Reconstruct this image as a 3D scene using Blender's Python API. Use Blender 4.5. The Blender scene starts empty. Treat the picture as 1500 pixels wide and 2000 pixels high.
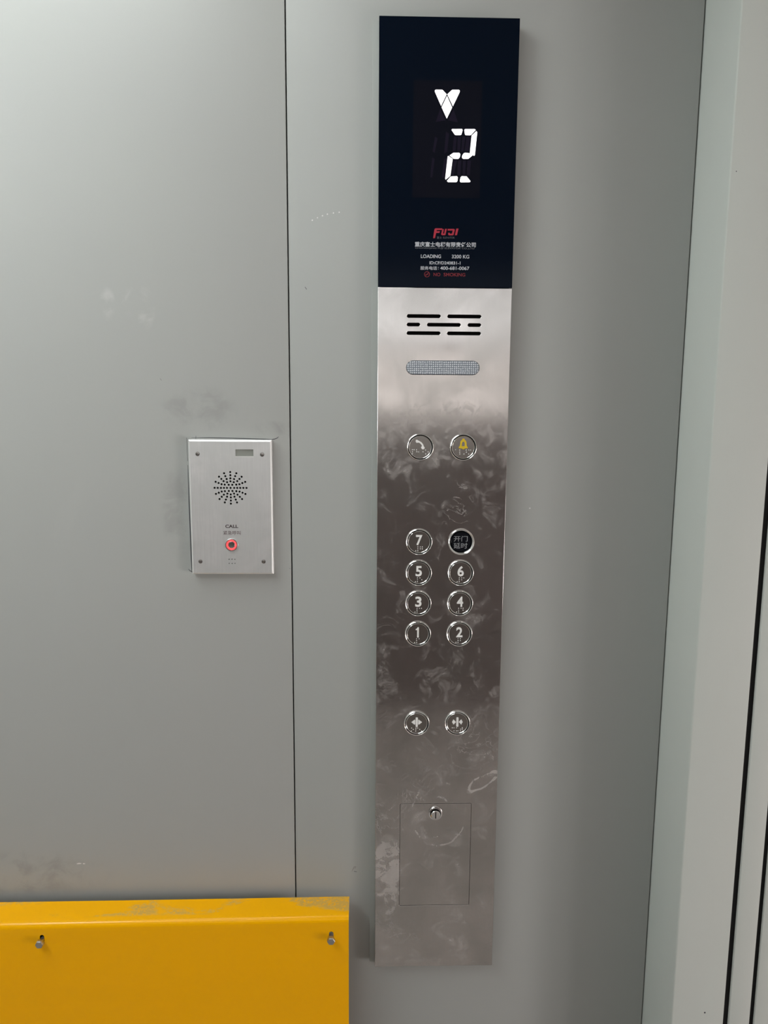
import bpy, bmesh, math, random
from mathutils import Vector, Matrix

scene = bpy.context.scene
COL = scene.collection
random.seed(7)

# ------------------------------------------------------------------ camera
cam_data = bpy.data.cameras.new('camera')
cam_data.sensor_fit = 'VERTICAL'
cam_data.sensor_height = 24.0
cam_data.lens = 24.0 * 1502.0 / 2000.0
cam_data.clip_start = 0.01
cam = bpy.data.objects.new('camera', cam_data)
COL.objects.link(cam)
PITCH, YAW, ROLL = math.radians(8.5618), math.radians(1.4893), math.radians(0.34625)
fwd = Vector((math.sin(YAW) * math.cos(PITCH), math.cos(YAW) * math.cos(PITCH), -math.sin(PITCH)))
rgt = Vector((math.cos(YAW), -math.sin(YAW), 0))
upv = rgt.cross(fwd)
r2 = rgt * math.cos(ROLL) + upv * math.sin(ROLL)
u2 = -rgt * math.sin(ROLL) + upv * math.cos(ROLL)
cam.matrix_world = Matrix(((r2.x, u2.x, -fwd.x, -0.11367),
                           (r2.y, u2.y, -fwd.y, -1.13741),
                           (r2.z, u2.z, -fwd.z, 1.5),
                           (0, 0, 0, 1)))
scene.camera = cam

# ------------------------------------------------------------------ world, colour management, light levels
world = bpy.data.worlds.new('world')
scene.world = world
world.use_nodes = True
world.node_tree.nodes['Background'].inputs[0].default_value = (0.80, 0.86, 0.84, 1)
world.node_tree.nodes['Background'].inputs[1].default_value = 0.03
scene.view_settings.view_transform = 'Standard'
scene.view_settings.look = 'None'
scene.view_settings.gamma = 1.0
scene.view_settings.use_curve_mapping = False
scene.view_settings.exposure = 0.0
scene.cycles.use_denoising = True
scene.cycles.max_bounces = 8
CEILING_LIGHT = (16.0, 5.5, 9.0, 5.0)   # emission of the four ceiling panels inside the car
LANDING_LIGHT = (26.0, 9.5)        # emission of two added panels that supply the landing's light
PANE_GLOW = (1.15, 0.74)         # emission of two unseen panes added to brighten the steel's reflection

# ------------------------------------------------------------------ materials
def new_mat(name):
    m = bpy.data.materials.new(name)
    m.use_nodes = True
    nt = m.node_tree
    return m, nt, nt.nodes['Principled BSDF']

def simple(name, col, rough=0.5, metal=0.0, spec=0.5, emit=None, estr=1.0):
    m, nt, b = new_mat(name)
    b.inputs['Base Color'].default_value = (*col, 1)
    b.inputs['Roughness'].default_value = rough
    b.inputs['Metallic'].default_value = metal
    b.inputs['Specular IOR Level'].default_value = spec
    if emit:
        b.inputs['Emission Color'].default_value = (*emit, 1)
        b.inputs['Emission Strength'].default_value = estr
    return m

class N:
    """small helper for building node maths"""
    def __init__(s, nt): s.nt = nt
    def node(s, t, **kw):
        n = s.nt.nodes.new(t)
        for k, v in kw.items(): setattr(n, k, v)
        return n
    def link(s, a, b): s.nt.links.new(a, b)
    def val(s, inp, v):
        if hasattr(v, 'is_output'): s.link(v, inp)
        else: inp.default_value = v
    def math(s, op, a, b=0.0, c=None, clamp=False):
        n = s.node('ShaderNodeMath', operation=op, use_clamp=clamp)
        s.val(n.inputs[0], a); s.val(n.inputs[1], b)
        if c is not None: s.val(n.inputs[2], c)
        return n.outputs[0]
    def pos(s):
        return s.node('ShaderNodeNewGeometry').outputs['Position']
    def mapping(s, vec, scale=(1, 1, 1), loc=(0, 0, 0), rot=(0, 0, 0)):
        n = s.node('ShaderNodeMapping')
        s.link(vec, n.inputs['Vector'])
        n.inputs['Scale'].default_value = scale
        n.inputs['Location'].default_value = loc
        n.inputs['Rotation'].default_value = rot
        return n.outputs[0]
    def noise(s, vec, scale, detail=3.0, rough=0.55, dist=0.0):
        n = s.node('ShaderNodeTexNoise')
        s.link(vec, n.inputs['Vector'])
        n.inputs['Scale'].default_value = scale
        n.inputs['Detail'].default_value = detail
        n.inputs['Roughness'].default_value = rough
        n.inputs['Distortion'].default_value = dist
        return n.outputs['Fac']
    def rng(s, v, a, b, c=0.0, d=1.0):
        n = s.node('ShaderNodeMapRange', interpolation_type='SMOOTHSTEP')
        s.link(v, n.inputs[0])
        for i, x in enumerate((a, b, c, d)): s.val(n.inputs[i + 1], x)
        return n.outputs[0]
    def mix(s, f, a, b):
        n = s.node('ShaderNodeMix', data_type='RGBA')
        s.val(n.inputs[0], f)
        for i, v in ((6, a), (7, b)):
            if hasattr(v, 'is_output'): s.link(v, n.inputs[i])
            else: n.inputs[i].default_value = (*v, 1)
        return n.outputs[2]
    def blob(s, pos, c, r, soft=0.35):
        """1 inside the ellipse centred at c (x, z) with radii r, 0 outside"""
        sep = s.node('ShaderNodeSeparateXYZ'); s.link(pos, sep.inputs[0])
        dx = s.math('DIVIDE', s.math('SUBTRACT', sep.outputs[0], c[0]), r[0])
        dz = s.math('DIVIDE', s.math('SUBTRACT', sep.outputs[2], c[1]), r[1])
        d = s.math('ADD', s.math('MULTIPLY', dx, dx), s.math('MULTIPLY', dz, dz))
        return s.rng(d, 1.0 + soft, 1.0 - soft)
    def ringband(s, pos, c, r, w):
        sep = s.node('ShaderNodeSeparateXYZ'); s.link(pos, sep.inputs[0])
        dx = s.math('DIVIDE', s.math('SUBTRACT', sep.outputs[0], c[0]), r[0])
        dz = s.math('DIVIDE', s.math('SUBTRACT', sep.outputs[2], c[1]), r[1])
        d = s.math('SQRT', s.math('ADD', s.math('MULTIPLY', dx, dx), s.math('MULTIPLY', dz, dz)))
        return s.rng(s.math('ABSOLUTE', s.math('SUBTRACT', d, 1.0)), w, w * 0.2)

# painted sheet steel
def paint(name, col, rough=0.38, marks=False):
    m, nt, b = new_mat(name)
    n = N(nt); p = n.pos()
    big = n.noise(p, 3.0, 2.0)
    c = n.mix(n.math('MULTIPLY', big, 0.5), tuple(x * 0.97 for x in col), tuple(x * 1.05 for x in col))
    smear = n.rng(n.noise(n.mapping(p, (1.0, 1.0, 0.35)), 7.0, 5.0, 0.6, 0.6), 0.60, 0.78)
    c = n.mix(n.math('MULTIPLY', smear, 0.10), c, tuple(x * 1.35 for x in col))
    if marks:
        rag = n.rng(n.noise(p, 26.0, 6.0, 0.62, 0.5), 0.40, 0.66)
        d = n.blob(p, (-0.355, 1.480), (0.050, 0.030), 0.7)
        d = n.math('MAXIMUM', d, n.blob(p, (-0.250, 1.452), (0.026, 0.010), 0.7))
        d = n.math('MAXIMUM', d, n.blob(p, (-0.390, 1.330), (0.022, 0.060), 0.8))
        d = n.math('MAXIMUM', d, n.math('MULTIPLY', n.blob(p, (-0.66, 0.745), (0.12, 0.035), 0.8), 1.2))
        c = n.mix(n.math('MULTIPLY', n.math('MULTIPLY', d, rag), 0.30), c, (0.20, 0.20, 0.19))
        l = n.blob(p, (-0.427, 1.622), (0.012, 0.026), 0.7)
        l = n.math('MAXIMUM', l, n.blob(p, (-0.448, 1.632), (0.010, 0.018), 0.7))
        l = n.math('MAXIMUM', l, n.blob(p, (-0.480, 1.628), (0.010, 0.020), 0.7))
        c = n.mix(n.math('MULTIPLY', n.math('MULTIPLY', l, rag), 0.35), c, (0.62, 0.62, 0.61))
    n.link(c, b.inputs['Base Color'])
    n.link(n.rng(n.noise(p, 9.0, 4.0), 0.2, 0.8, rough - 0.04, rough + 0.06), b.inputs['Roughness'])
    b.inputs['Specular IOR Level'].default_value = 0.22
    bump = n.node('ShaderNodeBump')
    bump.inputs['Strength'].default_value = 0.06
    bump.inputs['Distance'].default_value = 0.0006
    n.link(n.noise(p, 900.0, 2.0), bump.inputs['Height'])
    n.link(bump.outputs[0], b.inputs['Normal'])
    return m

M_WALL = paint('grey_green_paint', (0.380, 0.392, 0.376), marks=True)
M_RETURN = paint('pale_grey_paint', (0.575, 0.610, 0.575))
M_BACKBOX = paint('backbox_paint', (0.36, 0.38, 0.36))
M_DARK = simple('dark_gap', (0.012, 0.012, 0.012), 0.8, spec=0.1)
M_HOLE = simple('black_void', (0.004, 0.004, 0.004), 0.9, spec=0.02)
M_PENCIL = simple('pencil_mark', (0.025, 0.025, 0.035), 0.8)
M_PALE_MARK = simple('pale_scuff', (0.72, 0.72, 0.70), 0.7)
M_GREY_MARK = simple('grey_scuff', (0.23, 0.225, 0.21), 0.7)

# brushed stainless steel with hand smears
def steel(name, col, rough, smears=True, grain=1.0, metal=1.0):
    m, nt, b = new_mat(name)
    n = N(nt); p = n.pos()
    hair = n.noise(n.mapping(p, (1.0, 1.0, 0.035)), 650.0, 2.0, 0.6)
    blot = n.noise(p, 11.0, 4.0, 0.55, 0.5)
    c = n.mix(n.math('MULTIPLY', hair, 0.5 * grain, clamp=True), tuple(x * 1.06 for x in col), tuple(x * 0.86 for x in col))
    c = n.mix(n.rng(blot, 0.35, 0.68, 0.0, 0.60), c, tuple(x * v for x, v in zip(col, (0.74, 0.76, 0.75))))
    r = n.rng(blot, 0.25, 0.75, rough - 0.03, rough + 0.05)
    b.inputs['Metallic'].default_value = metal
    if smears:
        # wandering finger marks over the middle and lower panel
        sep = n.node('ShaderNodeSeparateXYZ'); n.link(p, sep.inputs[0])
        low = n.rng(sep.outputs[2], 1.50, 1.42)
        ridge = n.math('ABSOLUTE', n.math('SUBTRACT', n.noise(p, 24.0, 6.0, 0.62, 1.8), 0.5))
        lines = n.math('MULTIPLY', n.rng(ridge, 0.016, 0.0), n.rng(n.noise(p, 9.0, 2.0), 0.52, 0.66))
        smudge = n.math('MULTIPLY', n.rng(n.noise(n.mapping(p, (1, 1, 1), (3, 1, 7)), 34.0, 8.0, 0.68, 0.6), 0.50, 0.76), 0.46)
        prints = n.math('MULTIPLY', n.blob(p, (0.0, 1.445), (0.12, 0.045), 0.6),
                        n.rng(n.noise(p, 55.0, 6.0, 0.6, 0.7), 0.45, 0.66))
        f = n.math('MULTIPLY', low, n.math('MAXIMUM', n.math('MULTIPLY', lines, 0.40), smudge))
        f = n.math('MAXIMUM', f, n.math('MULTIPLY', prints, 0.26))
        rag = n.noise(p, 55.0, 5.0, 0.6, 0.7)
        rag2 = n.noise(n.mapping(p, (1, 1, 1), (5, 5, 5)), 26.0, 4.0, 0.6, 0.5)
        # plaster smear left of the key flap
        pl = n.blob(p, (-0.073, 0.757), (0.027, 0.055), 0.45)
        pl = n.math('MAXIMUM', pl, n.blob(p, (-0.072, 0.705), (0.010, 0.030), 0.5))
        pl = n.math('MULTIPLY', pl, n.rng(n.math('ADD', rag, n.math('MULTIPLY', rag2, 0.5)), 0.62, 0.86))
        pl = n.math('MULTIPLY', pl, n.math('LESS_THAN', sep.outputs[0], -0.0569))
        pl = n.math('MULTIPLY', pl, n.rng(n.noise(p, 160.0, 5.0, 0.6, 0.5), 0.25, 0.60, 0.55, 1.0))
        # elongated wipe ring at the upper right of the flap
        warp = n.node('ShaderNodeVectorMath', operation='ADD')
        nv = n.node('ShaderNodeTexNoise'); n.link(p, nv.inputs['Vector']); nv.inputs['Scale'].default_value = 30.0
        nvs = n.node('ShaderNodeVectorMath', operation='SCALE'); n.link(nv.outputs['Color'], nvs.inputs[0]); nvs.inputs['Scale'].default_value = 0.012
        off = n.node('ShaderNodeVectorMath', operation='SUBTRACT'); n.link(nvs.outputs[0], off.inputs[0]); off.inputs[1].default_value = (0.006, 0.006, 0.006)
        n.link(p, warp.inputs[0]); n.link(off.outputs[0], warp.inputs[1])
        def turned(c0, ang):
            v = n.node('ShaderNodeVectorRotate', rotation_type='AXIS_ANGLE')
            n.link(warp.outputs[0], v.inputs['Vector'])
            v.inputs['Center'].default_value = (c0[0], 0, c0[1])
            v.inputs['Axis'].default_value = (0, 1, 0)
            v.inputs['Angle'].default_value = ang
            return v.outputs[0]
        t1 = turned((0.070, 0.905), math.radians(35))
        ring = n.math('MULTIPLY', n.ringband(t1, (0.070, 0.905), (0.026, 0.009), 0.24), n.rng(rag, 0.36, 0.56))
        arc1 = n.math('MULTIPLY', n.ringband(warp.outputs[0], (0.004, 0.852), (0.043, 0.052), 0.045), n.rng(rag2, 0.50, 0.62))
        arc2 = n.math('MULTIPLY', n.ringband(warp.outputs[0], (0.000, 0.850), (0.026, 0.034), 0.07), n.rng(rag2, 0.50, 0.64))
        marks = n.math('MAXIMUM', n.math('MULTIPLY', pl, 0.9), n.math('MULTIPLY', ring, 0.95))
        marks = n.math('MAXIMUM', marks, n.math('MULTIPLY', n.math('MAXIMUM', arc1, arc2), n.rng(n.noise(p, 120.0, 5.0, 0.65, 0.5), 0.30, 0.62, 0.1, 0.85)))
        f = n.math('MAXIMUM', f, marks)
        c2 = n.mix(f, c, (0.50, 0.465, 0.44))
        n.link(c2, b.inputs['Base Color'])
        n.link(n.math('SUBTRACT', metal, n.math('MULTIPLY', f, 0.75)), b.inputs['Metallic'])
        n.link(n.math('ADD', r, n.math('MULTIPLY', f, 0.35)), b.inputs['Roughness'])
    else:
        n.link(c, b.inputs['Base Color'])
        n.link(r, b.inputs['Roughness'])
    return m

M_STEEL = steel('brushed_stainless', (0.615, 0.59, 0.575), 0.135)
M_CAP = steel('button_cap_steel', (0.46, 0.435, 0.41), 0.22, smears=False)
M_ALU = steel('brushed_aluminium', (0.86, 0.86, 0.86), 0.40, smears=False, grain=2.0, metal=0.75)
M_ALU_EDGE = simple('bright_aluminium_edge', (0.90, 0.90, 0.89), 0.4, 0.6)
M_CHROME = simple('polished_chrome', (0.86, 0.86, 0.85), 0.10, 1.0)
M_BOLT = simple('zinc_bolt', (0.50, 0.50, 0.50), 0.32, 1.0)
M_SCREW = simple('screw_steel', (0.45, 0.43, 0.41), 0.25, 1.0)
M_GLASS = simple('black_glass', (0.0020, 0.0048, 0.0115), 0.12, spec=0.06)
M_WINDOW = simple('smoked_window', (0.0050, 0.0058, 0.0110), 0.15, spec=0.08)
M_GHOST = simple('unlit_segment', (0.013, 0.0105, 0.022), 0.3, spec=0.05)
M_LIT = simple('lit_white_led', (0.8, 0.8, 0.8), 0.5, emit=(1.0, 0.985, 1.0), estr=1.15)
M_WHITE_PRINT = simple('white_print', (0.52, 0.54, 0.58), 0.6)
M_DIM_PRINT = simple('dim_grey_print', (0.10, 0.11, 0.13), 0.6)
M_RED_PRINT = simple('red_print', (0.42, 0.020, 0.045), 0.6)
M_DARKRED_PRINT = simple('dark_red_print', (0.20, 0.012, 0.022), 0.6)
M_INK = simple('dark_brown_ink', (0.045, 0.030, 0.032), 0.6)
M_INK2 = simple('thin_brown_ink', (0.14, 0.10, 0.105), 0.6)
M_WHITE_SYMBOL = simple('raised_white_symbol', (0.82, 0.82, 0.80), 0.4)
M_YELLOW_SYMBOL = simple('raised_yellow_symbol', (0.66, 0.47, 0.02), 0.4)
M_BLACK_CAP = simple('black_button_cap', (0.006, 0.007, 0.010), 0.2, spec=0.25)
M_GREY_SYMBOL = simple('grey_symbol', (0.30, 0.31, 0.33), 0.5)
M_RED_LIT = simple('lit_red_ring', (0.8, 0.1, 0.1), 0.4, emit=(1.0, 0.10, 0.11), estr=0.75)
M_LABEL = simple('grey_label_window', (0.24, 0.25, 0.225), 0.35)

def lens_mat():
    m, nt, b = new_mat('prismatic_lens')
    n = N(nt); p = n.pos()
    m1 = n.mapping(p, (1, 0.0, 1), rot=(0, math.radians(45), 0))
    v = n.node('ShaderNodeTexVoronoi'); n.link(n.mapping(p, (1, 0, 1.0)), v.inputs['Vector']); v.inputs['Scale'].default_value = 330.0
    v.inputs['Randomness'].default_value = 0.15
    n.link(n.mix(n.rng(v.outputs['Distance'], 0.15, 0.5), (0.74, 0.78, 0.82), (0.20, 0.23, 0.27)), b.inputs['Base Color'])
    b.inputs['Roughness'].default_value = 0.25
    bump = n.node('ShaderNodeBump'); bump.inputs['Strength'].default_value = 0.8; bump.inputs['Distance'].default_value = 0.001
    n.link(v.outputs['Distance'], bump.inputs['Height']); n.link(bump.outputs[0], b.inputs['Normal'])
    return m
M_LENS = lens_mat()

def yellow_mat():
    m, nt, b = new_mat('yellow_enamel')
    n = N(nt); p = n.pos()
    sep = n.node('ShaderNodeSeparateXYZ'); n.link(p, sep.inputs[0])
    base = n.mix(n.noise(n.mapping(p, (1, 1, 6)), 4.0, 3.0), (0.90, 0.43, 0.0), (0.94, 0.45, 0.0))
    # worn, dusty patches lie on the top ledge only
    ledge = n.rng(sep.outputs[1], -0.046, -0.040)
    patch = n.rng(n.noise(n.mapping(p, (1, 2.0, 1), (2.3, 0, 0)), 7.5, 5.0, 0.62, 0.4), 0.52, 0.60)
    fleck = n.rng(n.noise(p, 240.0, 3.0, 0.6), 0.30, 0.55)
    dust = n.math('MULTIPLY', n.math('MULTIPLY', ledge, patch), n.math('MULTIPLY', fleck, 0.62))
    col = n.mix(dust, base, (0.44, 0.33, 0.12))
    n.link(col, b.inputs['Base Color'])
    n.link(n.math('ADD', 0.17, n.math('MULTIPLY', dust, 0.45)), b.inputs['Roughness'])
    b.inputs['Specular IOR Level'].default_value = 0.2
    return m
M_YELLOW = yellow_mat()

# ------------------------------------------------------------------ object helpers
WORLD = {}      # object name -> world location of its origin (no rotations are used)
def link(o, parent=None, loc=(0, 0, 0)):
    COL.objects.link(o)
    WORLD[o.name] = Vector(loc)
    if parent is not None:
        o.parent = parent
        o.location = Vector(loc) - WORLD[parent.name]
    else:
        o.location = loc
    return o

def finish(name, bm, mat, parent=None, origin=None, smooth=False, label=None):
    """bmesh given in world coordinates -> object with a sensible origin"""
    me = bpy.data.meshes.new(name)
    if origin is None:
        xs = [v.co for v in bm.verts]
        lo = Vector([min(c[i] for c in xs) for i in range(3)]); hi = Vector([max(c[i] for c in xs) for i in range(3)])
        origin = (lo + hi) / 2
    origin = Vector(origin)
    bmesh.ops.translate(bm, verts=bm.verts, vec=-origin)
    bm.normal_update()
    bm.to_mesh(me); bm.free()
    for m in (mat if isinstance(mat, (list, tuple)) else [mat]): me.materials.append(m)
    if smooth:
        me.polygons.foreach_set('use_smooth', [True] * len(me.polygons))
        me.set_sharp_from_angle(angle=math.radians(38))
    o = bpy.data.objects.new(name, me)
    if label: o['label'] = label
    return link(o, parent, origin)

def box(bm, x0, x1, y0, y1, z0, z1, bevel=0.0, seg=2, mi=0):
    r = bmesh.ops.create_cube(bm, size=1.0)
    vs = r['verts']
    for v in vs:
        v.co = Vector(((x0 + x1) / 2 + v.co.x * (x1 - x0), (y0 + y1) / 2 + v.co.y * (y1 - y0), (z0 + z1) / 2 + v.co.z * (z1 - z0)))
    faces = set(f for v in vs for f in v.link_faces)
    for f in faces: f.material_index = mi
    if bevel > 0:
        es = set(e for v in vs for e in v.link_edges)
        bmesh.ops.bevel(bm, geom=list(es), offset=bevel, segments=seg, affect='EDGES', profile=0.5)
    return bm

def box_obj(name, x0, x1, y0, y1, z0, z1, mat, parent=None, bevel=0.0, seg=2, label=None):
    bm = bmesh.new(); box(bm, x0, x1, y0, y1, z0, z1, bevel, seg)
    return finish(name, bm, mat, parent, smooth=bevel > 0, label=label)

def circle(cx, cz, r, n=24, a0=0.0):
    return [(cx + r * math.cos(a0 + 2 * math.pi * i / n), cz + r * math.sin(a0 + 2 * math.pi * i / n)) for i in range(n)]

def slot(x0, x1, z0, z1, n=10):
    """stadium outline, rounded at the short ends"""
    w, h = x1 - x0, z1 - z0
    pts = []
    if w >= h:
        r = h / 2; cz = (z0 + z1) / 2
        pts += [(x1 - r + r * math.cos(a), cz + r * math.sin(a)) for a in [-math.pi / 2 + math.pi * i / n for i in range(n + 1)]]
        pts += [(x0 + r + r * math.cos(a), cz + r * math.sin(a)) for a in [math.pi / 2 + math.pi * i / n for i in range(n + 1)]]
    else:
        r = w / 2; cx = (x0 + x1) / 2
        pts += [(cx + r * math.cos(a), z1 - r + r * math.sin(a)) for a in [math.pi * i / n for i in range(n + 1)]]
        pts += [(cx + r * math.cos(a), z0 + r + r * math.sin(a)) for a in [math.pi + math.pi * i / n for i in range(n + 1)]]
    return pts

def rrect(x0, x1, z0, z1, r, n=5):
    pts = []
    for cx, cz, a in ((x1 - r, z1 - r, 0), (x0 + r, z1 - r, 90), (x0 + r, z0 + r, 180), (x1 - r, z0 + r, 270)):
        pts += [(cx + r * math.cos(math.radians(a + 90 * i / n)), cz + r * math.sin(math.radians(a + 90 * i / n))) for i in range(n + 1)]
    return pts

def curve_bm(loops, y_front, y_back, bevel=0.0, res=1):
    """flat plate in the x-z plane cut from closed loops (inner loops are holes)"""
    cu = bpy.data.curves.new('tmp', 'CURVE')
    cu.dimensions = '2D'; cu.fill_mode = 'BOTH'
    cu.extrude = (y_back - y_front) / 2 - bevel
    cu.bevel_depth = bevel; cu.bevel_resolution = res
    if bevel: cu.offset = -bevel
    for lp in loops:
        sp = cu.splines.new('POLY'); sp.points.add(len(lp) - 1)
        for q, (x, z) in zip(sp.points, lp): q.co = (x, z, 0, 1)
        sp.use_cyclic_u = True
    return _curve_to_bm(cu, (y_front + y_back) / 2)

def _curve_to_bm(cu, ymid, fit=None):
    o = bpy.data.objects.new('tmp', cu)
    COL.objects.link(o)
    dg = bpy.context.evaluated_depsgraph_get()
    dg.update()
    me = bpy.data.meshes.new_from_object(o.evaluated_get(dg))
    bm = bmesh.new(); bm.from_mesh(me)
    bpy.data.objects.remove(o); bpy.data.curves.remove(cu); bpy.data.meshes.remove(me)
    if fit:
        x0, x1, z0, z1 = fit
        xs = [v.co.x for v in bm.verts]; ys = [v.co.y for v in bm.verts]
        ax, bx, ay, by = min(xs), max(xs), min(ys), max(ys)
        for v in bm.verts:
            v.co.x = x0 + (v.co.x - ax) / (bx - ax) * (x1 - x0)
            v.co.y = z0 + (v.co.y - ay) / (by - ay) * (z1 - z0)
    for v in bm.verts: v.co = Vector((v.co.x, ymid - v.co.z, v.co.y))
    for f in bm.faces: f.material_index = 0
    bmesh.ops.recalc_face_normals(bm, faces=bm.faces)
    return bm

def text_bm(body, x0, x1, z0, z1, y, bold=0.0, proud=0.00012, shear=0.0, spacing=1.0):
    cu = bpy.data.curves.new('tmp', 'FONT')
    cu.body = body; cu.size = 1.0; cu.offset = bold; cu.shear = shear; cu.space_character = spacing
    cu.resolution_u = 4
    cu.extrude = proud
    return _curve_to_bm(cu, y, (x0, x1, z0, z1))

def text_obj(name, body, x0, x1, z0, z1, y, mat, parent, bold=0.0, proud=0.00012, label=None, spacing=1.0):
    return finish(name, text_bm(body, x0, x1, z0, z1, y, bold, proud, spacing=spacing), mat, parent, label=label)

def merge(bm, other):
    me = bpy.data.meshes.new('tmp'); other.to_mesh(me); other.free()
    bm.from_mesh(me); bpy.data.meshes.remove(me)
    return bm

def poly_bm(polys, y_front, y_back):
    bm = bmesh.new()
    for lp in polys: merge(bm, curve_bm([lp], y_front, y_back))
    return bm

def lathe(profile, n=40):
    """profile: list of (radius, height towards the room); axis along -y, centred at the origin"""
    bm = bmesh.new(); rings = []
    for r, h in profile:
        if r <= 1e-9: rings.append([bm.verts.new((0, -h, 0))])
        else: rings.append([bm.verts.new((r * math.cos(2 * math.pi * i / n), -h, r * math.sin(2 * math.pi * i / n))) for i in range(n)])
    for a, b in zip(rings, rings[1:]):
        for i in range(n):
            j = (i + 1) % n
            if len(a) == 1 and len(b) == 1: continue
            if len(b) == 1: bm.faces.new((a[i], a[j], b[0]))
            elif len(a) == 1: bm.faces.new((a[0], b[j], b[i]))
            else: bm.faces.new((a[i], a[j], b[j], b[i]))
    bmesh.ops.recalc_face_normals(bm, faces=bm.faces)
    return bm

def ribbon(bm, pts, w, y, mi=0):
    """thin mark along pts (x, z) lying on the plane y"""
    vs = []
    for i, (x, z) in enumerate(pts):
        a = Vector(pts[max(i - 1, 0)]); b = Vector(pts[min(i + 1, len(pts) - 1)])
        d = (b - a).normalized(); nn = Vector((-d.y, d.x)) * w / 2
        if i in (0, len(pts) - 1): nn = nn * 0.4
        vs.append((bm.verts.new((x - nn.x, y, z - nn.y)), bm.verts.new((x + nn.x, y, z + nn.y))))
    for a, b in zip(vs, vs[1:]):
        f = bm.faces.new((a[0], b[0], b[1], a[1])); f.material_index = mi

def splat(bm, cx, cz, rx, rz, y, mi, seed=0, n=14):
    rd = random.Random(seed)
    vs = [bm.verts.new((cx + rx * (0.6 + 0.5 * rd.random()) * math.cos(2 * math.pi * i / n), y, cz + rz * (0.6 + 0.5 * rd.random()) * math.sin(2 * math.pi * i / n))) for i in range(n)]
    f = bm.faces.new(vs[::-1]); f.material_index = mi
    f.normal_update()
    if f.normal.y > 0: f.normal_flip()

def structure(o):
    o['kind'] = 'structure'
    return o

def thing(name, label, cat, loc):
    o = bpy.data.objects.new(name, None)
    o.empty_display_size = 0.05
    o['label'] = label; o['category'] = cat
    return link(o, None, loc)

mm = lambda pts: [(a / 1000.0, b / 1000.0) for a, b in pts]

# ------------------------------------------------------------------ the lift car (setting)
SEAM = -0.2226
bm = bmesh.new()
box(bm, -1.70, SEAM - 0.0009, 0.0, 0.012, 0.0, 2.40, 0.0009, 2)
box(bm, SEAM + 0.0009, 0.3530, 0.0, 0.012, 0.0, 2.40, 0.0009, 2)
box(bm, -1.70, 0.3600, 0.0125, 0.030, 0.0, 2.40, 0, mi=1)
e = -0.00015
# pencil guide lines drawn around the intercom
ribbon(bm, mm([(-373.9, 1438.0), (-373.7, 1404)]), 0.0010, e, 2)
ribbon(bm, mm([(-373.6, 1398), (-373.4, 1340), (-372.9, 1260), (-372.6, 1236)]), 0.0013, e, 2)
ribbon(bm, mm([(-367, 1438.2), (-340, 1438.3), (-300, 1437.6), (-262, 1436.6), (-250, 1436.0), (-245, 1437.0), (-241.5, 1438.4), (-239.6, 1440.4)]), 0.0009, e, 2)
ribbon(bm, mm([(-361.0, 1436.5), (-360.2, 1441)]), 0.0011, e, 2)
ribbon(bm, mm([(-377.6, 1241.5), (-375.0, 1238.5), (-370.0, 1236.2)]), 0.0009, e, 2)
ribbon(bm, mm([(-224.5, 1241.5), (-226.8, 1242.8)]), 0.0007, e, 2)
# little chips and scuffs
for i, (x, z) in enumerate([(-187.8, 1745.2), (-180.5, 1748.5), (-173.5, 1751.3), (-166.5, 1753.5), (-158.0, 1755.3), (-150, 1756.2)]):
    splat(bm, x / 1000, z / 1000, 0.0011, 0.0011, e, 3, i)
splat(bm, -0.5655, 0.7625, 0.0042, 0.0013, e, 3, 11)
splat(bm, -0.5580, 0.7622, 0.0026, 0.0010, e, 3, 12)
ribbon(bm, mm([(-199.0, 1653.8), (-196.6, 1650.2)]), 0.0016, e, 2)
ribbon(bm, mm([(-409.6, 1523.5), (-407.4, 1520.6)]), 0.0018, e, 4)
ribbon(bm, mm([(-132.5, 744), (-128.4, 752.5), (-126.0, 753), (-127.8, 748)]), 0.0012, e, 4)
ribbon(bm, mm([(-129.0, 744.6), (-124.5, 743.4)]), 0.0016, e, 2)
splat(bm, 0.135, 1.335, 0.0014, 0.0010, e, 3, 21)
structure(finish('wall_back', bm, [M_WALL, M_DARK, M_PENCIL, M_PALE_MARK, M_GREY_MARK], smooth=True))

# column of the car entrance: the pale strip that turns the corner
bm = bmesh.new()
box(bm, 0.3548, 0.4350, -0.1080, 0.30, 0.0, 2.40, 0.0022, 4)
splat(bm, 0.4592 - 0.054, 0.5770, 0.0018, 0.0016, -0.10815, 1, 31)
splat(bm, 0.3628, 1.7880, 0.0008, 0.0009, -0.10815, 1, 32)
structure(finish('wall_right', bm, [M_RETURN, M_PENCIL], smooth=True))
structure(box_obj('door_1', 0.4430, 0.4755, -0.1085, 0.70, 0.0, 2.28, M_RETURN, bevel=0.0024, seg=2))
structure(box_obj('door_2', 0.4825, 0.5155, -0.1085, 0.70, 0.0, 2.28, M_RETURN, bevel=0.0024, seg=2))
structure(box_obj('door_3', 0.5212, 0.5555, -0.1085, 0.70, 0.0, 2.28, M_RETURN, bevel=0.0024, seg=2))

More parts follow.
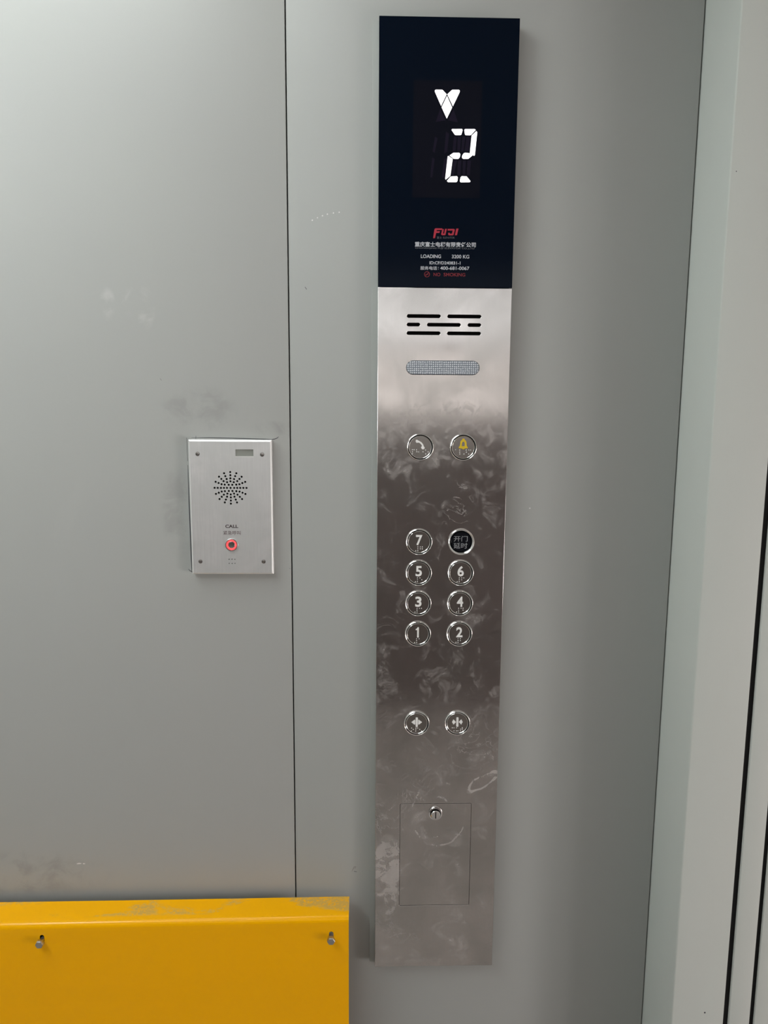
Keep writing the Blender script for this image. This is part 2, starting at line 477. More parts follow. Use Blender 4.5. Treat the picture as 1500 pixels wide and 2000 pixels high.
# black strips set back in the gaps to paint in their deep shade
structure(box_obj('gap_shade_1', 0.43505, 0.44295, -0.1045, 0.10, 0.0, 2.28, M_DARK))
structure(box_obj('gap_shade_2', 0.47555, 0.48245, -0.1045, 0.10, 0.0, 2.28, M_DARK))
M_FLOOR = simple('floor_plate', (0.375, 0.345, 0.325), 0.6)
M_CEIL = simple('ceiling_paint', (0.62, 0.63, 0.61), 0.6)
M_UPPER = simple('pale_upper_wall', (0.80, 0.735, 0.70), 0.5)
M_LOWER = simple('dark_lower_wall', (0.160, 0.136, 0.132), 0.6)
structure(box_obj('floor', -1.75, 2.9, -2.75, 0.75, -0.06, 0.0, M_FLOOR))
structure(box_obj('ceiling', -1.75, 2.9, -2.75, 0.75, 2.405, 2.46, M_CEIL))
structure(box_obj('wall_left', -1.74, -1.705, -2.6, 0.03, 0.0, 2.40, M_WALL))
bm = bmesh.new()
box(bm, -1.70, 2.79, -2.50, -2.46, 1.375, 2.40, 0, mi=0)
box(bm, -1.70, 2.79, -2.50, -2.46, 0.0, 1.3745, 0, mi=1)
structure(finish('wall_front', bm, [M_UPPER, M_LOWER]))  # unseen wall; pale-over-dark split chosen for its reflection in the steel
structure(box_obj('trim_1', 2.80, 2.88, -2.45, 0.72, 0.0, 2.40, M_UPPER))

# ------------------------------------------------------------------ lamps and added glow panels
M_FRAME = simple('lamp_frame', (0.7, 0.7, 0.7), 0.5)
COOL, ROSY = (0.955, 1.0, 0.995), (1.0, 0.925, 0.91)
def lamp(x0, x1, y0, y1, power, label):
    z = 2.404
    t = thing('ceiling_light', label, 'light', ((x0 + x1) / 2, (y0 + y1) / 2, z))
    box_obj('frame', x0 - 0.02, x1 + 0.02, y0 - 0.02, y1 + 0.02, z - 0.012, z, M_FRAME, t)
    box_obj('diffuser', x0, x1, y0, y1, z - 0.020, z - 0.0125, simple('lamp_diffuser', (0.9, 0.9, 0.9), 0.5, emit=COOL, estr=power), t)
lamp(-1.40, -1.00, -1.00, -0.42, CEILING_LIGHT[0], 'white ceiling light panel in the far left corner of the lift car')
lamp(-1.60, -1.20, -1.50, -1.00, CEILING_LIGHT[1], 'white ceiling light panel along the left side, behind the corner panel')
lamp(-0.85, -0.28, -0.46, -0.20, CEILING_LIGHT[2], 'small white ceiling light panel close above the button wall')
lamp(-1.05, -0.45, -1.60, -1.05, CEILING_LIGHT[3], 'square white ceiling light panel in the middle of the lift car')
def landing_fill_panel(y0, y1, z0, z1, power, label):  # added emitters standing in for light that enters from the landing
    t = thing('landing_fill', label, 'light', (2.79, (y0 + y1) / 2, z0))
    box_obj('frame', 2.785, 2.799, y0 - 0.02, y1 + 0.02, z0 - 0.02, z1 + 0.02, M_FRAME, t)
    box_obj('diffuser', 2.775, 2.7845, y0, y1, z0, z1, simple('landing_fill_glow', (0.9, 0.9, 0.9), 0.5, emit=ROSY, estr=power), t)
landing_fill_panel(-1.75, -1.35, 0.1, 0.9, LANDING_LIGHT[0], 'low glowing panel added to stand in for light from the landing')
landing_fill_panel(-2.30, -1.90, 0.2, 1.35, LANDING_LIGHT[1], 'tall glowing panel added to stand in for landing light, beyond the low one')
# frosted window with daylight behind it
def pane(name, z0, z1, col, power, bars):
    wn = structure(box_obj(name, -1.0, 0.75, -2.4585, -2.4505, z0, z1, simple('glow_pane', (0.8, 0.8, 0.8), 0.6, emit=col, estr=power)))
    fr = bmesh.new()
    for z in (z0 - 0.012, z1 - 0.012): box(fr, -1.02, 0.77, -2.4580, -2.4400, z, z + 0.024)
    for z in bars: box(fr, -1.02, 0.77, -2.4580, -2.4400, z, z + 0.032)
    for x in (-1.02, 0.75): box(fr, x, x + 0.02, -2.4580, -2.4400, z0, z1)
    finish('glow_pane_frame', fr, simple('glow_pane_frame_paint', (0.30, 0.28, 0.27), 0.5), wn)
pane('glow_pane_1', 1.745, 2.065, (0.97, 0.98, 1.0), PANE_GLOW[0], (1.905,))
pane('glow_pane_2', 1.405, 1.715, (1.0, 0.93, 0.895), PANE_GLOW[1], (1.555,))

# ------------------------------------------------------------------ control panel
FY = -0.018                        # front plane of the panel
cop = thing('control_panel', 'tall stainless steel lift control panel with black display and round buttons', 'control panel', (0.0, 0.0, 0.588))
box_obj('back_box', -0.1035, 0.0915, -0.0085, -0.0002, 0.5895, 2.0035, M_BACKBOX, cop, 0.0008)
box_obj('spacer', -0.0915, 0.0915, -0.0135, -0.0085, 0.5905, 2.003, M_DARK, cop)

AX, BX = -0.0325, 0.0301
ROWS = [1.4271, 1.2870, 1.2400, 1.1932, 1.1458, 1.0035]
SLOTS = mm([(-53.6, -5.9), (4.0, 52.0)])
slots = []
for zc, spans in ((1612.8, [(-53.6, -5.9), (4.0, 52.0)]), (1601.0, [(-53.6, -35.0), (-24.8, 22.9), (33.2, 52.0)]), (1589.2, [(-53.6, -5.9), (4.0, 52.0)])):
    for a, b in spans: slots.append(slot(a / 1000, b / 1000, (zc - 2.3) / 1000, (zc + 2.3) / 1000))
door_hole = rrect(-0.0568, 0.0554, 0.6958, 0.8703, 0.002)
holes = slots + [slot(-0.0538, 0.0513, 1.5310, 1.5506, 14), door_hole]
holes += [circle(x, z, 0.0178, 32) for z in ROWS for x in (AX, BX)]
plate = curve_bm([[(-0.095, 0.5882), (0.095, 0.5882), (0.095, 1.6518), (-0.095, 1.6518)]] + holes, FY, FY + 0.0045, 0.0004)
faceplate = finish('faceplate', plate, M_STEEL, cop, smooth=False, label='brushed stainless steel plate with smears and finger marks')

# speaker slots: dark cloth right behind the openings
box_obj('speaker_grille', -0.058, 0.056, FY + 0.0032, FY + 0.0044, 1.583, 1.619, M_HOLE, cop, label='row of black speaker slots')
# prismatic lens
bm = curve_bm([slot(-0.0535, 0.0510, 1.5313, 1.5503, 14)], FY - 0.0012, FY + 0.003, 0.0012, 3)
finish('emergency_light_lens', bm, M_LENS, cop, smooth=True, label='grey textured light lens with rounded ends')

# key flap with cam lock
bm = curve_bm([rrect(-0.0562, 0.0548, 0.6964, 0.8697, 0.0016)], FY + 0.0001, FY + 0.0042, 0.0002)
flap = finish('access_door', bm, M_STEEL, cop, label='flush rectangular steel service door')
def lathe_obj(name, prof, mat, parent, at, n=40, label=None):
    bm = lathe(prof, n)
    bmesh.ops.translate(bm, verts=bm.verts, vec=at)
    return finish(name, bm, mat, parent, origin=at, smooth=True, label=label)

bm = lathe([(0.0110, -0.001), (0.0112, 0.0012), (0.0104, 0.0030), (0.0086, 0.0036), (0.0078, 0.0022), (0.0076, 0.0012)], 40)
core = lathe([(0.0074, 0.0004), (0.0074, 0.0052), (0.0066, 0.0060), (0.0, 0.0060)], 32)
bmesh.ops.translate(core, verts=core.verts, vec=(0, 0, -0.0010))
merge(bm, core)
box(bm, -0.0007, 0.0007, -0.0063, -0.0058, -0.0060, 0.0046, 0, mi=1)
bmesh.ops.translate(bm, verts=bm.verts, vec=(-0.0011, FY, 0.8546))
finish('lock', bm, [M_CHROME, M_HOLE], flap, origin=(-0.0011, FY, 0.8546), smooth=True, label='round chrome cam lock')

# ---- round push buttons: ring (the part), cap, symbol and braille (its sub-parts)
RING = [(0.0170, -0.004), (0.0198, -0.0002), (0.0199, 0.0016), (0.0194, 0.0030), (0.0187, 0.0036), (0.0181, 0.0033), (0.0177, 0.0022), (0.0176, -0.0006), (0.0176, -0.004)]
CAP = [(0.0168, -0.004), (0.0168, 0.0014), (0.0166, 0.0022), (0.0162, 0.0025), (0.0158, 0.0022), (0.0156, 0.0015), (0.0, 0.0015)]
RING_B = [(0.0185, -0.004), (0.0198, -0.0002), (0.0199, 0.0018), (0.0194, 0.0034), (0.0187, 0.0038), (0.0179, 0.0034), (0.0152, 0.0002), (0.0150, -0.004)]
CAP_B = [(0.0149, -0.004), (0.0149, 0.0004), (0.0145, 0.0010), (0.0, 0.0012)]

def dots_bm(pts, c, y, r=0.00080):
    bm = bmesh.new()
    for x, z in pts:
        res = bmesh.ops.create_icosphere(bm, subdivisions=1, radius=r)
        for v in res['verts']: v.co = Vector((c[0] + x / 1000, y + v.co.y * 0.8, c[1] + z / 1000)) + Vector((v.co.x, 0, v.co.z))
    return bm

NUMSIGN = [(-4.6, -13.4), (-1.6, -7.6), (-1.6, -10.5), (-1.6, -13.4)]
DOTPOS = {1: (2.0, -7.6), 2: (2.0, -10.5), 4: (5.0, -7.6), 5: (5.0, -10.5)}
LETTER = {'1': (1,), '2': (1, 2), '3': (1, 4), '4': (1, 4, 5), '5': (1, 5), '6': (1, 2, 4), '7': (1, 2, 4, 5)}

first = {}
def push_button(x, z, label, kind='steel'):
    """first call builds the ring and cap, later ones copy them"""
    ringname = 'push_button'
    if kind not in first:
        ring = lathe_obj(ringname, RING if kind == 'steel' else RING_B, M_CHROME, cop, Vector((x, FY, z)), 48, label)
        cap = lathe_obj('cap', CAP if kind == 'steel' else CAP_B, [M_CAP, M_CHROME] if kind == 'steel' else M_BLACK_CAP, ring, Vector((x, FY, z)), 48)
        if kind == 'steel':
            for f in cap.data.polygons:      # polished lip around the brushed face
                if math.hypot(f.center.x, f.center.z) > 0.0154: f.material_index = 1
        first[kind] = (ring, cap)
        return ring
    r0, c0 = first[kind]
    ring = r0.copy(); ring['label'] = label
    link(ring, cop, (x, FY, z))
    cap = c0.copy(); link(cap, ring, (x, FY, z))
    return ring

SY = FY - 0.0017      # symbols stand proud of the cap
def number_button(ch, x, z):
    b = push_button(x, z, f'chrome-ringed lift button with the white numeral {ch}')
    w = 0.0047
    cx = x + 0.0002
    if ch == '1':
        one = [(-3.4, 6.6), (-3.0, 7.6), (-1.2, 8.6), (-0.4, 10.2), (1.5, 10.3), (1.5, -5.4), (-1.1, -5.4), (-1.1, 6.4), (-2.8, 6.0)]
        bm = curve_bm([[(x + p[0] / 1000, z + p[1] / 1000) for p in one]], SY - 0.0007, SY + 0.0003)
    else:
        bm = text_bm(ch, cx - w, cx + w, z - 0.0052, z + 0.0104, SY - 0.0002, bold=0.022, proud=0.0005)
    finish('numeral', bm, M_WHITE_SYMBOL, b, label='raised white numeral ' + ch)
    finish('braille', dots_bm(NUMSIGN + [DOTPOS[k] for k in LETTER[ch]], (x, z), SY), M_WHITE_SYMBOL, b)

# call and alarm
b = push_button(AX, ROWS[0], 'chrome-ringed button with a white telephone handset')
def arc_pts(cx, cz, r, a0, a1, n=10):
    return [(cx + r * math.cos(math.radians(a0 + (a1 - a0) * i / n)), cz + r * math.sin(math.radians(a0 + (a1 - a0) * i / n))) for i in range(n + 1)]
outer = arc_pts(-6.4, -2.3, 12.3, 78, 8)
inner = arc_pts(-6.4, -2.3, 9.9, 14, 72)
hs = [(-7.0, 8.0), (-6.8, 10.0), (-5.2, 10.9)] + outer[1:-1] + [(6.7, -0.6), (6.0, -2.4), (3.6, -3.2), (1.9, -2.2), (1.2, -0.2), (2.2, 0.9)] + inner[2:-2] + [(-3.4, 6.6), (-5.2, 6.0)]
hs = [(p[0] * 0.98, p[1] * 1.0) for p in hs]
finish('handset_symbol', curve_bm([[(AX + p[0] / 1000, ROWS[0] + p[1] / 1000) for p in hs]], SY - 0.0007, SY + 0.0003), M_WHITE_SYMBOL, b, label='raised white telephone handset')
finish('braille', dots_bm([(-11.3, -3.9), (-8.9, -3.9), (-11.3, -6.9), (-11.3, -9.6), (-5.3, -3.9), (-4.9, -6.7), (-2.2, -6.9), (4.2, -6.8), (7.9, -4.2), (11.6, -6.9), (8.0, -9.8)], (AX, ROWS[0]), SY), M_WHITE_SYMBOL, b)

b = push_button(BX, ROWS[0], 'chrome-ringed alarm button with a yellow bell')
bell = [(-6.6, -0.4), (-6.2, 0.9), (-5.0, 1.9), (-4.6, 4.4), (-4.4, 7.4), (-3.5, 9.6), (-1.6, 11.2), (-1.3, 12.6), (1.5, 12.6), (1.8, 11.2), (3.7, 9.6), (4.6, 7.4), (4.8, 4.4), (5.2, 1.9), (6.4, 0.9), (6.8, -0.4), (6.0, -1.6), (2.2, -1.6), (1.4, -2.8), (-1.0, -2.8), (-1.8, -1.6), (-5.9, -1.6)]
bell_in = [(-2.1, 1.6), (-1.9, 5.8), (-1.0, 8.0), (1.2, 8.0), (2.1, 5.8), (2.3, 1.6)]
at = lambda pts, x, z: [(x + p[0] / 1000, z + p[1] / 1000) for p in pts]
finish('bell_symbol', curve_bm([at(bell, BX, ROWS[0]), at(bell_in, BX, ROWS[0])], SY - 0.0007, SY + 0.0003), M_YELLOW_SYMBOL, b, label='raised yellow bell')
finish('braille', dots_bm([(-11.2, -3.6), (-4.9, -4.0), (-4.9, -7.0), (-4.7, -9.7), (1.4, -9.7), (4.6, -3.9), (4.9, -7.0), (8.2, -3.9), (10.9, -3.9), (8.3, -9.7)], (BX, ROWS[0]), SY), M_WHITE_SYMBOL, b)

for ch, x, z in (('7', AX, ROWS[1]), ('5', AX, ROWS[2]), ('6', BX, ROWS[2]), ('3', AX, ROWS[3]), ('4', BX, ROWS[3]), ('1', AX, ROWS[4]), ('2', BX, ROWS[4])):
    number_button(ch, x, z)

b = push_button(BX, ROWS[1], 'chrome-ringed black button with grey Chinese characters', 'black')
bm = text_bm('开门', BX - 0.0110, BX + 0.0095, ROWS[1] + 0.0006, ROWS[1] + 0.0090, FY - 0.0013)
merge(bm, text_bm('延时', BX - 0.0110, BX + 0.0095, ROWS[1] - 0.0100, ROWS[1] - 0.0014, FY - 0.0013))
finish('characters', bm, M_GREY_SYMBOL, b, label='grey Chinese characters on black')

def bar_button(x, z, opening):
    b = push_button(x, z, 'chrome-ringed door button with white arrows pointing ' + ('apart' if opening else 'together'))
    bar = rrect(-1.6, 1.7, -5.5, 9.5, 0.9, 3)
    if opening:
        l = [(-8.1, 2.0), (-3.2, 5.8), (-2.2, 5.2), (-2.2, 3.4), (-2.2, 0.6), (-2.2, -1.2), (-3.2, -1.8)]
    else:
        l = [(-2.2, 2.0), (-5.8, 5.9), (-6.9, 5.0), (-6.6, 3.6), (-7.8, 3.4), (-7.8, 0.8), (-6.6, 0.5), (-6.9, -0.8), (-5.8, -1.8)]
    r = [(-p[0] + 0.1, p[1]) for p in l]
    bm = poly_bm([at(bar, x, z), at(l, x, z), at(r, x, z)], SY - 0.0007, SY + 0.0003)
    finish('arrow_symbol', bm, M_WHITE_SYMBOL, b, label='raised white bar between two arrows')
    if opening:
        d = [(-7.6, -7.5), (-1.0, -7.5), (1.7, -7.5), (-5.1, -9.8), (-1.2, -9.7), (4.9, -9.8), (-8.0, -12.4), (-1.3, -12.4), (7.8, -12.4)]
    else:
        d = [(-7.6, -7.5), (-5.0, -7.5), (-1.0, -7.5), (7.9, -7.5), (5.3, -9.8), (7.9, -9.8), (-4.9, -12.4), (-1.2, -12.4), (1.3, -12.4), (4.9, -12.4)]
    finish('braille', dots_bm(d, (x, z), SY), M_WHITE_SYMBOL, b)
bar_button(AX, ROWS[5], True)
bar_button(BX, ROWS[5], False)

# ---- black glass display
display = box_obj('display_glass', -0.095, 0.095, FY, FY + 0.0045, 1.6526, 2.0050, M_GLASS, cop, 0.0003, 1, label='glossy blue-black glass display')
box_obj('display_window', -0.0478, 0.0458, FY - 0.00008, FY + 0.001, 1.7731, 1.9252, M_WINDOW, display)
DY0, DY1 = FY - 0.00030, FY + 0.0002
GY0, GY1 = FY - 0.00018, FY + 0.0002
ghost = [mm(p) for p in (
    [(8.4, 1853.5), (12.5, 1853.5), (10.9, 1834.5), (7.0, 1834.5)], [(13.8, 1853.5), (18.0, 1853.5), (17.2, 1834.5), (13.6, 1834.5)],
    [(20.4, 1853.5), (24.2, 1853.5), (22.0, 1834.5), (18.9, 1834.5)], [(26.0, 1853.5), (31.2, 1853.5), (29.2, 1834.5), (23.4, 1834.5)],
    [(8.3, 1822.6), (13.6, 1822.6), (9.2, 1803.4), (6.4, 1803.4)], [(15.0, 1822.6), (19.4, 1822.6), (18.4, 1803.4), (14.0, 1803.4)],
    [(21.4, 1822.6), (25.6, 1822.6), (24.8, 1803.4), (21.6, 1803.4)], [(28.0, 1822.6), (32.8, 1822.6), (31.4, 1803.4), (27.4, 1803.4)],
    [(-4.6, 1824.0), (-0.6, 1826.0), (-3.8, 1800.0), (-7.2, 1800.0)], [(-2.6, 1860.0), (1.8, 1857.0), (-0.4, 1834.0), (-4.6, 1831.0)],
    [(-17.0, 1872.0), (-11.0, 1889.0), (-3.4, 1874.4)], [(7.0, 1889.0), (13.6, 1872.0), (0.0, 1874.4)],
    [(-17.5, 1853.0), (-14.0, 1851.0), (-17.6, 1832.0), (-20.6, 1834.0)], [(-21.0, 1826.0), (-17.6, 1824.0), (-20.4, 1800.0), (-23.4, 1800.0)])]
finish('unlit_segments', poly_bm(ghost, GY0, GY1), M_GHOST, display, label='faint purple unlit display segments')
arrow = [mm(p) for p in (
    [(-18.9, 1911.0), (-18.6, 1912.6), (-17.4, 1913.3), (-8.9, 1913.3), (-8.0, 1912.9), (-2.5, 1907.6), (-9.9, 1892.6)],
    [(-1.7, 1907.6), (4.2, 1912.9), (5.0, 1913.5), (14.1, 1913.6), (15.2, 1912.8), (15.3, 1911.0), (14.4, 1909.0), (6.3, 1892.4)],
    [(-2.1, 1905.6), (5.3, 1890.9), (-1.8, 1876.4), (-9.2, 1891.0)])]
finish('direction_arrow', poly_bm(arrow, DY0, DY1), M_LIT, display, label='lit white downward arrow of three facets')
digit = [mm(p) for p in (
    [(4.9, 1862.0), (5.8, 1863.2), (19.4, 1863.4), (20.2, 1861.9), (18.7, 1856.2), (17.2, 1855.4), (11.1, 1855.3), (9.6, 1855.8)],
    [(22.5, 1862.3), (23.7, 1863.4), (36.4, 1863.6), (38.4, 1862.5), (32.0, 1855.8), (30.5, 1855.4), (24.4, 1855.5), (23.5, 1856.6)],
    [(32.8, 1855.0), (39.2, 1861.0), (40.4, 1859.4), (37.9, 1830.0), (36.9, 1828.7), (30.8, 1831.9)],
    [(2.9, 1828.8), (7.9, 1832.3), (16.1, 1832.5), (17.8, 1830.8), (17.1, 1826.7), (15.1, 1824.5), (8.7, 1824.5)],
    [(20.2, 1828.6), (22.2, 1831.8), (24.3, 1832.6), (29.5, 1832.3), (34.6, 1829.3), (28.9, 1824.7), (21.8, 1824.6), (20.1, 1826.2)],
    [(0.4, 1828.0), (1.6, 1828.1), (7.3, 1824.4), (4.5, 1802.2), (-1.9, 1797.0), (-2.6, 1798.5)],
    [(-0.2, 1795.6), (5.0, 1801.3), (13.4, 1801.9), (14.9, 1800.2), (14.4, 1795.4), (12.9, 1793.9), (1.4, 1793.8)],
    [(17.8, 1795.4), (18.6, 1800.2), (20.3, 1802.0), (27.1, 1801.8), (32.6, 1795.6), (31.6, 1794.1), (19.0, 1793.8)])]
finish('floor_digit', poly_bm(digit, DY0, DY1), M_LIT, display, label='lit white segmented digit 2')
logo = [mm(p) for p in (
    [(-14.8, 1732.4), (-5.4, 1732.4), (-6.0, 1730.4), (-13.1, 1730.1), (-13.5, 1728.6), (-8.8, 1728.6), (-9.3, 1726.4), (-14.0, 1726.2), (-15.5, 1719.2), (-18.1, 1719.1), (-16.6, 1730.3), (-16.0, 1731.8)],
    [(-5.5, 1731.4), (-7.0, 1724.5), (-6.4, 1723.7), (-5.3, 1723.2), (-2.0, 1723.3), (-0.9, 1723.9), (0.9, 1731.8), (-1.5, 1731.8), (-2.8, 1725.4), (-4.4, 1725.4), (-3.2, 1731.4)],
    [(2.2, 1731.8), (10.7, 1731.9), (11.8, 1731.3), (12.1, 1730.5), (10.6, 1724.1), (9.4, 1723.3), (4.1, 1723.2), (3.1, 1723.9), (2.9, 1726.6), (5.0, 1726.6), (5.4, 1725.4), (8.1, 1725.5), (9.2, 1729.7), (2.1, 1729.6)],
    [(14.2, 1732.3), (17.2, 1732.4), (15.2, 1723.5), (12.4, 1723.4)])]
finish('logo', poly_bm(logo, DY0 + 0.0001, DY1), M_RED_PRINT, display, label='red slanted company logo')
LY = FY - 0.0001
bm = text_bm('富士', -0.0128, -0.0058, 1.7184, 1.7216, LY)
merge(bm, text_bm('ELEVATOR', -0.0040, 0.0120, 1.7188, 1.7212, LY))
finish('small_print', bm, M_DIM_PRINT, display, label='small grey print under the logo')
text_obj('company_name', '重庆富士电梯有限责任公司', -0.0436, 0.0420, 1.7074, 1.7142, LY, M_WHITE_PRINT, display, bold=0.022)
text_obj('company_name_english', 'CHONGQING FUJI ELEVATOR CO.,LTD', -0.0433, 0.0404, 1.7042, 1.7068, LY, M_DIM_PRINT, display, bold=0.02)
bm = text_bm('LOADING', -0.0350, -0.0066, 1.6922, 1.6971, LY, 0.018)
merge(bm, text_bm('3200 KG', 0.0086, 0.0332, 1.6922, 1.6971, LY, 0.018))
finish('load_text', bm, M_WHITE_PRINT, display)
text_obj('serial_text', 'ID:CF/D240831-1', -0.0227, 0.0209, 1.6838, 1.6880, LY, M_WHITE_PRINT, display, bold=0.018)
bm = text_bm('服务电话', -0.0355, -0.0120, 1.6762, 1.6812, LY, 0.012)
merge(bm, text_bm(':', -0.0104, -0.0096, 1.6770, 1.6802, LY, 0.012))
merge(bm, text_bm('400-681-0067', -0.0074, 0.0337, 1.6765, 1.6812, LY, 0.018))
finish('phone_text', bm, M_WHITE_PRINT, display)
bm = text_bm('NO', -0.0167, -0.0072, 1.6677, 1.6724, LY, 0.012)
merge(bm, text_bm('SMOKING', -0.0025, 0.0281, 1.6677, 1.6724, LY, 0.012))
merge(bm, curve_bm([circle(-0.0260, 1.6702, 0.0040, 28), circle(-0.0260, 1.6702, 0.0032, 28)], DY0 + 0.0001, DY1))
merge(bm, poly_bm([mm([(-28.6, 1668.2), (-28.0, 1667.6), (-23.4, 1672.2), (-24.0, 1672.8)]), mm([(-28.2, 1669.6), (-24.2, 1669.6), (-24.2, 1670.6), (-28.2, 1670.6)])], DY0 + 0.0001, DY1))
finish('no_smoking_sign', bm, M_DARKRED_PRINT, display, label='dark red no smoking sign and lettering')

# ------------------------------------------------------------------ intercom
IY = -0.012
ix0, ix1, iz0, iz1 = -0.3695, -0.2488, 1.2362, 1.4358
ic = thing('emergency_intercom', 'silver emergency call intercom plate on the grey wall, left of the control panel', 'intercom', ((ix0 + ix1) / 2, 0.0, iz0))
cx, cz = -0.3097, 1.3657
gr = [circle(cx, cz, 0.00158, 12)]
for n_, r_, a_ in ((6, 5.3, 0), (12, 9.7, 0), (16, 14.1, 0), (16, 18.7, 0), (16, 23.3, 0)):
    for k in range(n_):
        a = math.radians(a_ + 360 * k / n_)
        gr.append(circle(cx + r_ / 1000 * math.cos(a), cz + r_ / 1000 * math.sin(a), 0.00158, 12))
scr = [(-0.3563, 1.4153), (-0.2627, 1.4148), (-0.3568, 1.2555), (-0.2632, 1.2554)]
mic = [(-0.0043, 0.0031), (0.0043, 0.0031), (-0.0043, -0.0031), (0.0043, -0.0031)]
bc = (-0.3100, 1.2809)
hl = gr + [circle(x, z, 0.0031, 20) for x, z in scr] + [circle(-0.3100 + x, 1.2558 + z, 0.0008, 8) for x, z in mic]
hl += [circle(-0.3100, 1.2558 + 0.0033, 0.0008, 8), circle(-0.3100, 1.2558 - 0.0033, 0.0008, 8)]
hl += [[(-0.3014, 1.4121), (-0.2753, 1.4121), (-0.2753, 1.4222), (-0.3014, 1.4222)], circle(bc[0], bc[1], 0.0088, 32)]
g = 0.0022
bm = curve_bm([[(ix0 + g, iz0 + g), (ix1 - g, iz0 + g), (ix1 - g, iz1 - g), (ix0 + g, iz1 - g)]] + hl, IY, IY + 0.0025)
finish('faceplate', bm, M_ALU, ic, label='brushed aluminium plate')
# sloping rim around the plate
bm = bmesh.new()
def loop(x0, x1, z0, z1, y): return [bm.verts.new(c) for c in ((x0, y, z0), (x1, y, z0), (x1, y, z1), (x0, y, z1))]
l1 = loop(ix0 + g, ix1 - g, iz0 + g, iz1 - g, IY)
l2 = loop(ix0, ix1, iz0, iz1, IY + 0.0022)
l3 = loop(ix0, ix1, iz0, iz1, -0.0004)
l0 = loop(ix0 + g, ix1 - g, iz0 + g, iz1 - g, IY + 0.0045)
for A, B in ((l0, l1), (l1, l2), (l2, l3)):
    for i in range(4): bm.faces.new((A[i], B[i], B[(i + 1) % 4], A[(i + 1) % 4]))
bmesh.ops.recalc_face_normals(bm, faces=bm.faces)
finish('rim', bm, M_ALU_EDGE, ic, label='bright bevelled edge')
box_obj('speaker_grille', -0.336, -0.284, IY + 0.0028, IY + 0.0040, 1.339, 1.392, M_HOLE, ic, label='sunburst of black speaker holes')
nw = box_obj('name_window', -0.3016, -0.2751, IY + 0.0012, IY + 0.0024, 1.4119, 1.4224, M_LABEL, ic, label='small grey recessed label window')
box_obj('window_lip', -0.3014, -0.2753, IY - 0.0001, IY + 0.001, 1.4112, 1.4122, M_ALU_EDGE, ic)
box_obj('microphone', -0.316, -0.304, IY + 0.0028, IY + 0.0036, 1.2505, 1.2612, M_HOLE, ic)
text_obj('call_text', 'CALL', -0.3188, -0.2998, 1.3062, 1.3111, IY, M_INK, ic, bold=0.03)
text_obj('call_text_chinese', '紧急呼叫', -0.3219, -0.2964, 1.2958, 1.3020, IY, M_INK2, ic, bold=0.004)
rad = [(0.0031, -0.0015), (0.0030, -0.0004), (0.0026, 0.0002), (0.0012, 0.0004), (0.0010, -0.0008), (0.0, -0.0008)]
s0 = None
for x, z in scr:
    if s0 is None:
        s0 = lathe_obj('screw', rad, M_SCREW, ic, Vector((x, IY, z)), 20)
    else:
        s = s0.copy(); link(s, ic, (x, IY, z))
ring = lathe_obj('call_button', [(0.0086, -0.004), (0.0096, -0.0001), (0.0096, 0.0009), (0.0090, 0.0018), (0.0080, 0.0019), (0.0075, 0.0012), (0.0075, -0.003)], M_CHROME, ic, Vector((bc[0], IY, bc[1])), 40, 'small round emergency button with a lit red ring')
lathe_obj('lit_ring', [(0.0071, -0.003), (0.0071, 0.0010), (0.0069, 0.0014), (0.0054, 0.0014), (0.0052, 0.0008), (0.0052, -0.002)], M_RED_LIT, ring, Vector((bc[0], IY, bc[1])), 40, 'glowing red ring')
lathe_obj('cap', [(0.0051, -0.003), (0.0051, 0.0009), (0.0046, 0.0013), (0.0, 0.0008)], M_SCREW, ring, Vector((bc[0], IY, bc[1])), 32)

# ------------------------------------------------------------------ yellow bumper board
X0, X1 = -1.68, -0.1362
zb = lambda x: 0.7086 + (x + 0.1362) * 0.0043          # back edge of the ledge
zf = lambda x: 0.7052 + (x + 0.1362) * 0.0117          # crest of the fold
YF = -0.0565
bump = thing('bumper_guard', 'bright yellow folded metal bumper board bolted along the lower grey wall', 'bumper', (-0.9, 0.0, 0.20))
BOLTS = [(-0.6060, 0.6725), (-0.1632, 0.6724), (-1.049, 0.6727), (-1.492, 0.6730)]
zref = 0.7052
def front_outline(x0, x1):
    return [(x0, 0.20), (x1, 0.20), (x1, zref - 0.009), (x0, zref - 0.009)]
holes = [slot(x - 0.0036, x + 0.0036, z - 0.004 - (zf(x) - zref), z + 0.0085 - (zf(x) - zref), 8) for x, z in BOLTS]
bm = curve_bm([front_outline(X0, X1)] + holes, YF, YF + 0.0022)
for v in bm.verts:
    if v.co.z > 0.3: v.co.z += zf(v.co.x) - zref
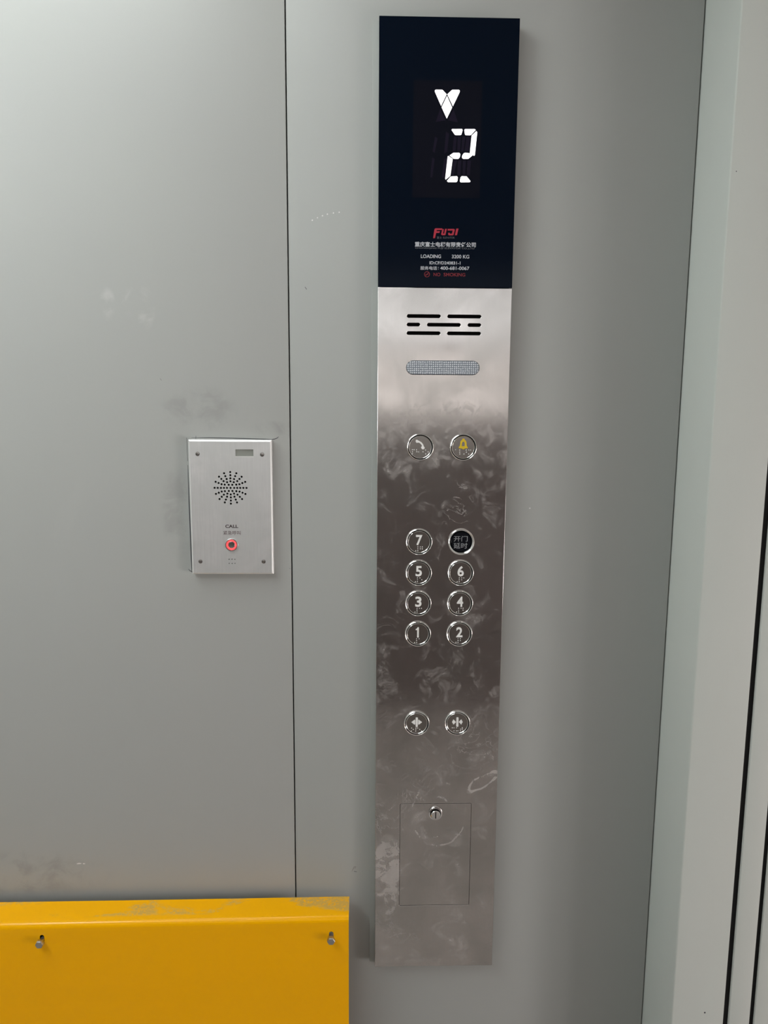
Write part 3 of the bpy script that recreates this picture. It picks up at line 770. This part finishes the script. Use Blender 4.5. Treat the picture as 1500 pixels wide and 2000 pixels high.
# ledge and bend
nx = 40
prof_n = 7
rows = []
for i in range(nx + 1):
    x = X0 + (X1 - X0) * i / nx
    b_, f_ = zb(x), zf(x)
    pts = [(-0.0115 - 0.002 * math.sin(math.pi * min(max((x + 1.1) / 1.0, 0), 1)), b_), (-0.030, b_ + (f_ - b_) * 0.45), (-0.0475, f_ + 0.0002)]
    R = 0.009
    for k in range(1, prof_n + 1):
        a = math.pi / 2 * k / prof_n
        pts.append((-0.0475 - R * math.sin(a), f_ - R + R * math.cos(a)))
    rows.append([(x, y, z) for y, z in pts])
th = 0.0022
vt = [[bm.verts.new(p) for p in r] for r in rows]
def inner(r):
    out = []
    for j, (x, y, z) in enumerate(r):
        if j < 3: out.append((x, y, z - th))
        else:
            a = math.pi / 2 * (j - 2) / prof_n
            out.append((x, y + th * math.sin(a), z - th * math.cos(a)))
    return out
vi = [[bm.verts.new(p) for p in inner(r)] for r in rows]
m_ = len(rows[0])
for i in range(nx):
    for j in range(m_ - 1):
        bm.faces.new((vt[i][j], vt[i][j + 1], vt[i + 1][j + 1], vt[i + 1][j]))
        bm.faces.new((vi[i][j], vi[i + 1][j], vi[i + 1][j + 1], vi[i][j + 1]))
    bm.faces.new((vt[i][0], vt[i + 1][0], vi[i + 1][0], vi[i][0]))
for j in range(m_ - 1):
    bm.faces.new((vt[0][j], vi[0][j], vi[0][j + 1], vt[0][j + 1]))
    bm.faces.new((vt[nx][j], vt[nx][j + 1], vi[nx][j + 1], vi[nx][j]))
bmesh.ops.recalc_face_normals(bm, faces=bm.faces)
finish('board', bm, M_YELLOW, bump, smooth=True)
# stand-off rails that carry the board on the wall
box_obj('bracket', X0 + 0.02, X1 - 0.05, YF + 0.0023, -0.0002, 0.60, 0.64, M_DARK, bump)
# bolts
b0 = None
for x, z in BOLTS:
    if b0 is None:
        bm = bmesh.new()
        merge(bm, lathe([(0.0, -0.004), (0.0032, -0.004), (0.0032, 0.006)], 20))
        hx = lathe([(0.0032, 0.0055), (0.0060, 0.0055), (0.0063, 0.0062), (0.0063, 0.0108), (0.0056, 0.0120), (0.0, 0.0120)], 6)
        merge(bm, hx)
        bmesh.ops.translate(bm, verts=bm.verts, vec=(x, YF, z))
        b0 = finish('bolt', bm, M_BOLT, bump, origin=(x, YF, z), smooth=True, label='zinc hex bolt')
    else:
        c_ = b0.copy(); link(c_, bump, (x, YF, z))
